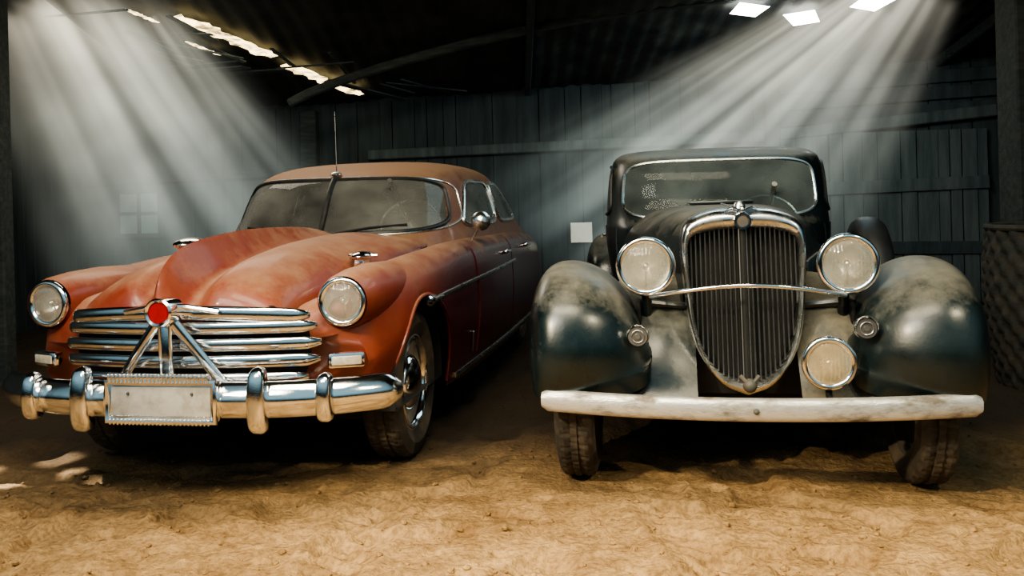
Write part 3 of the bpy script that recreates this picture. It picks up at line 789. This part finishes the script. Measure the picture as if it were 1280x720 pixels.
for i in range(1500):
    y=2.4+random.random()**1.3*2.2; x=random.uniform(-3.6,3.8)*(.45+y/7)
    s=random.choice([.003,.003,.004,.006,.008,.011])*random.uniform(.7,1.3)
    M=Matrix.Rotation(random.random()*6,3,'Z')
    e=ell((x,y,0),(s*1.3,s,s*.8),7,5,M.to_4x4())
    z0=gh(x,y)+s*.25
    cl.append(([(a+random.uniform(-.2,.2)*s,b+random.uniform(-.15,.15)*s,c+z0+random.uniform(-.1,.1)*s) for a,b,c in e[0]],e[1]))
mk('dirt_clods',join(*cl),M_ground,None,label='small clods and pebbles scattered on the dirt floor',cat='dirt clods',kind='stuff',angle=25)
def plankwall(p0,p1,z0,z1f,w=.19,seed=1,th=.03):
    rd=random.Random(seed); P0=Vector(p0);P1=Vector(p1); L=(P1-P0).length; d=(P1-P0)/L; ang=math.atan2(d.y,d.x); out=[]; s=0
    while s<L:
        ww=w*rd.uniform(.55,1.5); c=P0+d*(s+ww/2); z1=z1f(c)
        out.append(box((c.x,c.y,(z0+z1)/2),(ww-rd.choice([.003,.004,.006,.014]),th*rd.uniform(.7,1.2),z1-z0),.003,1,Matrix.Rotation(ang+rd.uniform(-.004,.004),4,'Z')@Matrix.Rotation(rd.uniform(-.004,.004),4,'Y')@Matrix.Translation((0,rd.uniform(-.010,.010),0))))
        s+=ww
    nrm=Vector((-d.y,d.x))
    c=(P0+P1)/2+nrm*.05
    return join(*out,box((c.x,c.y,(z0+z1)/2),(L,.02,z1-z0),0,1,Matrix.Rotation(ang,4,'Z')))
roofz=lambda y:4.3-.2*y
mk('wall_back',plankwall((-5.2,10.4),(6.2,8.77),-.05,lambda c:roofz(c.y)+.02,seed=4),M_plank,None,smooth=False,kind='structure',label='dark weathered vertical plank back wall')
mk('wall_left',plankwall((-5.0,3.0),(-5.0,10.4),-.05,lambda c:roofz(c.y)),M_plank,None,smooth=False,kind='structure',label='dark plank side wall')
mk('wall_right',plankwall((6.0,8.8),(6.0,3.0),-.05,lambda c:roofz(c.y),seed=9),M_plank,None,smooth=False,kind='structure',label='dark plank side wall')
rows=[]
for x in np.linspace(-5.3,6.4,300):
    nb=noise.noise(Vector((x*1.2,0,0)))
    rows.append([(x,y,roofz(y)+.05+.010*math.sin(x*2*pi/.16)+.02*nb+.03*noise.noise(Vector((x*2,y,4)))) for y in np.linspace(2.6,10.6,20)])
mk('ceiling',grid(rows),M_roof,None,kind='structure',label='dark sagging sheet roof',fix=False)
ti=[0]
def trim(a,b,w,h,label,m=M_beam):
    ti[0]+=1
    a=Vector(a);b=Vector(b);d=b-a;L=d.length;q=d.to_track_quat('X','Z').to_matrix().to_4x4()
    return mk('trim_%d'%ti[0],box(((a+b)/2),(L,w,h),.006 if min(w,h)<.04 else .012,1,q),m,None,smooth=False,kind='structure',label=label)
for y in (4.6,6.6): trim((-5,y,roofz(y)-.05),(6.1,y,roofz(y)-.05),.08,.11,'horizontal roof purlin beam')
for x in (-3.6,.2,4.4): trim((x,2.7,roofz(2.7)-.0),(x,9.6,roofz(9.6)-.0),.07,.10,'sloping roof rafter')
rd=random.Random(8)
for i in range(18):
    x=rd.uniform(-3.6,-.6); y=7.2+ (x+3.3)*.9+rd.uniform(-.2,.9); an_=rd.uniform(-.5,1.6); l=rd.uniform(.35,.9)
    y=min(y,9.2)
    trim((x-l/2*math.cos(an_),y-l/2*math.sin(an_),roofz(y-l/2*math.sin(an_))-.03),(x+l/2*math.cos(an_),y+l/2*math.sin(an_),roofz(y+l/2*math.sin(an_))-.05-rd.uniform(0,.10)),rd.choice([.04,.06,.16]),.014,'broken roof batten hanging under the sheets',M_plankl)
wy=lambda x:10.4-(x+5.2)*.143
trim((-1.6,wy(-1.6)-.07,1.74),(2.75,wy(2.75)-.07,1.80),.05,.11,'pale horizontal rail on plank wall',M_plankl)
trim((2.75,wy(2.75)-.10,1.80),(4.9,wy(4.9)-.10,1.98),.06,.12,'pale header beam above the plank door',M_plankl)
trim((-5,wy(-5)-.07,1.55),(-1.9,wy(-1.9)-.07,1.6),.05,.12,'horizontal rail on plank wall')
for z0,z1,m in ((1.22,1.26,M_plankl),(.62,.60,M_plank)): trim((2.8,wy(2.8)-.13,z0),(4.8,wy(4.8)-.13,z1),.03,.13,'horizontal board nailed across the plank door',m)
for z0 in (1.95,2.12,2.29): trim((2.8,wy(2.8)-.06,z0),(5.6,wy(5.6)-.06,z0+.1),.03,.13,'weathered horizontal board on back wall',M_plank)
for x,w in ((-3.35,.14),(-2.25,.18),(2.72,.14)): trim((x,wy(x)-.12,-.02),(x,wy(x)-.12,roofz(wy(x))-.05),w,w,'upright wooden wall post')
trim((3.52,6.0,-.02),(3.52,6.0,roofz(6)-.05),.26,.26,'thick upright timber post')
trim((-3.62,6.2,-.02),(-3.62,6.2,roofz(6.2)-.05),.14,.14,'upright timber post')
trimc=[(-2.1+ t*5.4, 8.4-1.2*t, 2.18+.70*math.sin(t*pi*.62)**.8) for t in np.linspace(0,1,30)]
ti[0]+=1; mk('trim_%d'%ti[0],tube(trimc,.045,8,flat=(1,.8)),M_beam,None,kind='structure',label='long curved wooden roof brace')
mk('door_1',plankwall((2.8,wy(2.8)-.10),(4.8,wy(4.8)-.10),.05,lambda c:1.80,w=.16,seed=12),M_plankl,None,smooth=False,kind='structure',label='grey weathered plank barn door')
def pane(name,c,lx,ly,ang,m,label,rag=True):
    y=c[1]; M=Matrix.Translation((c[0],y,roofz(y)-.012))@Matrix.Rotation(math.atan(-.2),4,'X')@Matrix.Rotation(ang,4,'Z')
    if rag:
        rd=random.Random(int(c[0]*100))
        N=18; top=[];bot=[]
        for i in range(N+1):
            x=-lx/2+lx*i/N; e=1 if 1<i<N-1 else .6
            top.append((x,ly/2*rd.uniform(.4,1.15)*e,0)); bot.append((x,-ly/2*rd.uniform(.4,1.15)*e,0))
        V,F=grid([bot,top])
    else:
        V=[(-lx/2,-ly/2,0),(lx/2,-ly*.38,0),(lx*.46,ly/2,0),(-lx*.40,ly*.42,0)]; F=[(0,1,2,3)]
    mk(name,tr((V,F),M),m,None,smooth=False,kind='structure',label=label)
E1=emis('warm_daylight_gap',(1,.74,.34),5.5); E2=emis('white_daylight_gap',(1,.98,.92),16,.8)
a1=math.atan2(.86,.46); 
pane('window_1',(-2.50,7.86),1.15,.20,a1,E1,'ragged roof gap glowing with warm daylight')
pane('window_2',(-1.9,9.05),1.15,.20,math.atan2(.88,.55),E1,'ragged roof gap glowing with warm daylight')
pane('window_3',(2.07,7.55),.30,.26,.25,E2,'bright white angular opening in the roof',False)
pane('window_4',(2.60,7.76),.26,.34,-.5,E2,'bright white angular opening in the roof',False)
pane('window_5',(3.10,7.46),.32,.32,.3,E2,'bright white angular opening in the roof',False)
pane('window_6',(-3.05,7.35),.34,.06,a1,E1,'small ragged roof gap glowing with warm daylight')
pane('window_7',(-2.80,8.10),.42,.06,a1,E1,'small ragged roof gap glowing with warm daylight')
# dim window panes in the back wall
wx=-4.32; ym=wy(wx)-.06
Mw=Matrix.Translation((wx,ym,1.16))@Matrix.Rotation(-.142,4,'Z')
mk('window_8',tr(box((0,0,0),(.50,.012,.48),0),Mw),emis('grimy_window_pane',(.16,.22,.22),.07,.3),None,smooth=False,kind='structure',label='dim grimy window in the plank wall')
ti[0]+=1; mk('trim_%d'%ti[0],tr(join(box((-.27,-.02,0),(.05,.05,.56)),box((.27,-.02,0),(.05,.05,.56)),box((0,-.02,0),(.03,.04,.5)),box((0,-.02,.26),(.54,.05,.05)),box((0,-.02,-.26),(.54,.05,.05)),box((0,-.02,0),(.5,.04,.03))),Mw),M_beam,None,smooth=False,kind='structure',label='wooden frame of the dim window')
xn=.74; mk('paper_notice',box((xn,wy(xn)-.06,.83),(.23,.012,.215),.002,1,Matrix.Rotation(-.142,4,'Z')),mat('white_paper',(.95,.90,.78),(.82,.76,.66),6,.7),None,smooth=False,label='blank white square notice pinned on dark plank wall',cat='notice')
# tall woven basket
rows=[]
nr=60; nc=180; stakes=22
for j in range(nr+1):
    t=j/nr; z=.96*t; R_=.31+.07*math.sin(min(1,t*1.05)*pi*.75)
    rows.append([((R_+.014*math.cos(stakes*a+(pi if (int(t*14)%2) else 0))*abs(math.sin(pi*t*14))**.6)*math.cos(a),(R_+.014*math.cos(stakes*a+(pi if (int(t*14)%2) else 0))*abs(math.sin(pi*t*14))**.6)*math.sin(a),z) for a in np.linspace(0,2*pi,nc+1)[:-1]])
W_=mk('woven_basket',join(grid(rows,False,True),lathe([(.001,.01),(.31,.01)],40,axis='z'),lathe([(.33,.96),(.32,.5),(.29,.03)],60,axis='z')),M_wicker,None,loc=(3.28,5.35,-.01),label='tall dark woven wicker basket standing near timber post',cat='basket',angle=60)
mk('basket_rim',tube([(.355*math.cos(a),.355*math.sin(a),.965) for a in np.linspace(0,2*pi,61)[:-1]],.020,8,True),M_wicker,W_)
mk('wooden_crate',join(*[box((-2.95,wy(-2.95)-.55,.08+k*.13),(.62,.40,.10),.006,1) for k in range(6)]),M_plankl,None,smooth=False,label='slatted wooden crate standing by the back wall',cat='crate')

# ------------------------------------------------------------------ self-glowing volumes imitating light shafts
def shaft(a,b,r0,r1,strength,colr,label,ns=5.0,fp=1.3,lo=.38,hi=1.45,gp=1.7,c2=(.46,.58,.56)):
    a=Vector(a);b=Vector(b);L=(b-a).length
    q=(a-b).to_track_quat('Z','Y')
    m=bpy.data.materials.new('beam_glow'); m.use_nodes=True; nt=m.node_tree; nt.nodes.clear(); K=nt.links.new
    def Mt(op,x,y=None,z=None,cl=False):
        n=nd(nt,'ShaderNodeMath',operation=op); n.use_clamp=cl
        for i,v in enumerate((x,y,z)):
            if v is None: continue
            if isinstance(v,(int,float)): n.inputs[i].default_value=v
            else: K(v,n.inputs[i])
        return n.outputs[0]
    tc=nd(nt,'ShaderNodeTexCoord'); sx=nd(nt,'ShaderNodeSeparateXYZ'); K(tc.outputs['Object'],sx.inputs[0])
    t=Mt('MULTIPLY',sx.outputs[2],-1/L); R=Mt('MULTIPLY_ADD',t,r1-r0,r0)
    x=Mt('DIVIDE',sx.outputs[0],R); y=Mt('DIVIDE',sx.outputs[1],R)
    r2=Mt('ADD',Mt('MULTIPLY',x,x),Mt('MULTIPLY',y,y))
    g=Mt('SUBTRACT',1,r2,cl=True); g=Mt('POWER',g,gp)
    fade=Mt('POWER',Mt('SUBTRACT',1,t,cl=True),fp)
    # noise streaks imitating sheets of light: vary across the beam, run along its length
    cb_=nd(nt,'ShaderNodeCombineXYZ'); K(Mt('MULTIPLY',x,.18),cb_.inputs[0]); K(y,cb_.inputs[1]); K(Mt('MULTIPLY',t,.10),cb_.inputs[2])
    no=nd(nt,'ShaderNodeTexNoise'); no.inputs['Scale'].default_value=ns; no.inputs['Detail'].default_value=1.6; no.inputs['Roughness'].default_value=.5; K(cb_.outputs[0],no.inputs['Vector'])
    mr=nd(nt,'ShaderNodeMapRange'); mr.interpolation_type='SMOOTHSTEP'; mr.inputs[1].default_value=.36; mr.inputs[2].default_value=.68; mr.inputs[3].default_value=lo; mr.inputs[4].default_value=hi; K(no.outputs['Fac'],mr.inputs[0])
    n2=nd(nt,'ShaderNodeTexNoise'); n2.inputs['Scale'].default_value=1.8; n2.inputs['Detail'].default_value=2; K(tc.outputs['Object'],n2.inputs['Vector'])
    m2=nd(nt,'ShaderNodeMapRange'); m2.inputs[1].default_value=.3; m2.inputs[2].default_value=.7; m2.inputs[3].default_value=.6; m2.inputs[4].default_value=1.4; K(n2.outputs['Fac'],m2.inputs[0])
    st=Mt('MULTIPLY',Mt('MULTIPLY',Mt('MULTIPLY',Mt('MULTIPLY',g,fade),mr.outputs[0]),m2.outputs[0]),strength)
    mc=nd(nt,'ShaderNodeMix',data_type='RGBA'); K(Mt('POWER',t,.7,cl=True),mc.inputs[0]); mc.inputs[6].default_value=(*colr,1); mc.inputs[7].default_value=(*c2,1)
    e=nd(nt,'ShaderNodeEmission'); K(mc.outputs[2],e.inputs[0]); K(st,e.inputs[1])  # added glow: the volume emits light itself, no sunlight is scattered
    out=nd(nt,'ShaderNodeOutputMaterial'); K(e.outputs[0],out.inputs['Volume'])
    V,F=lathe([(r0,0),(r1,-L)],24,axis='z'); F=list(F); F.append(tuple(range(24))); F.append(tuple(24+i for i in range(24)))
    o=mk('sunbeam_glow_volume',(V,F),m,None,smooth=False,label=label,cat='glow volume',kind='stuff')
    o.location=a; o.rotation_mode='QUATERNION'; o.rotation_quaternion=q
shaft((-3.65,7.2,2.93),(-2.30,7.6,.25),.80,1.60,1.15,(1,.90,.68),'broad self-glowing cone imitating a hazy sunbeam under the roof',fp=1.3,ns=4.0)
shaft((-3.0,7.5,2.85),(-1.6,8.0,.6),.16,.65,.7,(1,.90,.70),'narrow self-glowing cone imitating a hazy sunbeam under the roof',ns=3)
shaft((3.10,7.46,2.85),(.2,8.0,.55),.30,1.25,1.5,(1,.92,.72),'slanting self-glowing cone imitating a hazy sunbeam from a roof opening',fp=1.25,ns=4.5)
shaft((2.60,7.76,2.78),(-.3,8.1,1.0),.18,.75,.7,(1,.92,.72),'slanting self-glowing cone imitating a hazy sunbeam from a roof opening',ns=4,fp=1.5)
shaft((3.30,7.1,2.88),(1.6,7.4,.6),.45,1.30,1.0,(1,.92,.74),'slanting self-glowing cone imitating a hazy sunbeam from a roof opening',ns=4.5)

# ------------------------------------------------------------------ lights
def area(loc,tgt,sx,sy,p,c):
    l=bpy.data.lights.new('area','AREA'); l.shape='RECTANGLE'; l.size=sx; l.size_y=sy; l.energy=p; l.color=c
    o=bpy.data.objects.new('area_light',l); COL.objects.link(o); o.location=loc; o.rotation_euler=(Vector(tgt)-Vector(loc)).to_track_quat('-Z','Y').to_euler(); return o
def spot(loc,tgt,p,c,ang,blend=.5,r=.05):
    l=bpy.data.lights.new('spot','SPOT'); l.energy=p; l.color=c; l.spot_size=math.radians(ang); l.spot_blend=blend; l.shadow_soft_size=r
    o=bpy.data.objects.new('spot_light',l); COL.objects.link(o); o.location=loc; o.rotation_euler=(Vector(tgt)-Vector(loc)).to_track_quat('-Z','Y').to_euler(); return o
area((-.2,1.7,3.7),(0,3.0,0),2.4,1.0,180,(1,.86,.62))
area((-1.9,.3,3.4),(-1.2,3.9,.6),1.4,1.0,115,(1,.93,.82))
area((1.5,6.0,2.9),(1.0,5.0,.8),2.0,1.0,18,(.65,.92,1))
area((-1.9,6.4,2.85),(-1.3,5.0,.9),1.6,1.0,34,(1,.90,.74))
spot((-2.6,.4,2.9),(.25,2.85,0),1000,(1,.84,.55),50,1,.05)
spot((2.4,.9,3.2),(.6,2.8,0),350,(1,.86,.58),50,1,.05)
spot((-3.4,6.4,2.9),(-2.6,8.9,1.0),90,(.62,.92,1),85,1,.2)
spot((2.9,7.0,2.6),(.2,9.4,1.3),150,(.62,.92,1),75,1,.2)
spot((2.2,6.4,2.6),(3.6,8.9,1.4),100,(.62,.92,1),75,1,.2)
for tx,ty,an_,en in ((-2.30,3.95,2.4,3600),(-2.26,4.32,3.4,2200),(-2.10,4.12,1.8,3000),(-2.50,4.15,2.0,2600),(-1.95,4.02,1.3,2600)):
    spot((-3.0,3.2,3.55),(tx,ty,0),en,(1,.97,.88),an_,.7,.03)
w=bpy.data.worlds.new('World'); scene.world=w; w.use_nodes=True
nt=w.node_tree; bg=nt.nodes['Background']
tc=nd(nt,'ShaderNodeTexCoord'); sx=nd(nt,'ShaderNodeSeparateXYZ'); nt.links.new(tc.outputs['Generated'],sx.inputs[0])
r1=nd(nt,'ShaderNodeMapRange'); r1.inputs[1].default_value=.1; r1.inputs[2].default_value=-.7; r1.inputs[3].default_value=.02; r1.inputs[4].default_value=1; nt.links.new(sx.outputs[1],r1.inputs[0])
r2=nd(nt,'ShaderNodeMapRange'); r2.inputs[1].default_value=-.02; r2.inputs[2].default_value=.25; r2.inputs[3].default_value=.03; r2.inputs[4].default_value=1; nt.links.new(sx.outputs[2],r2.inputs[0])
ml=nd(nt,'ShaderNodeMath',operation='MULTIPLY'); nt.links.new(r1.outputs[0],ml.inputs[0]); nt.links.new(r2.outputs[0],ml.inputs[1])
m2=nd(nt,'ShaderNodeMath',operation='MULTIPLY'); nt.links.new(ml.outputs[0],m2.inputs[0]); m2.inputs[1].default_value=.52
bg.inputs[0].default_value=(.52,.87,1,1); nt.links.new(m2.outputs[0],bg.inputs[1])
try: scene.view_settings.look='AgX - Medium High Contrast'
except Exception as e: print(e)

# ------------------------------------------------------------------ camera
cd=bpy.data.cameras.new('Camera'); cam=bpy.data.objects.new('Camera',cd); COL.objects.link(cam)
cd.sensor_width=36; cd.lens=1100/1280*36; cd.shift_y=-110/1280
cam.matrix_world=Matrix.Translation((0,0,1.2))@Matrix.Rotation(pi/2,4,'X')@Matrix.Rotation(math.radians(-1.5),4,'Z')
scene.camera=cam
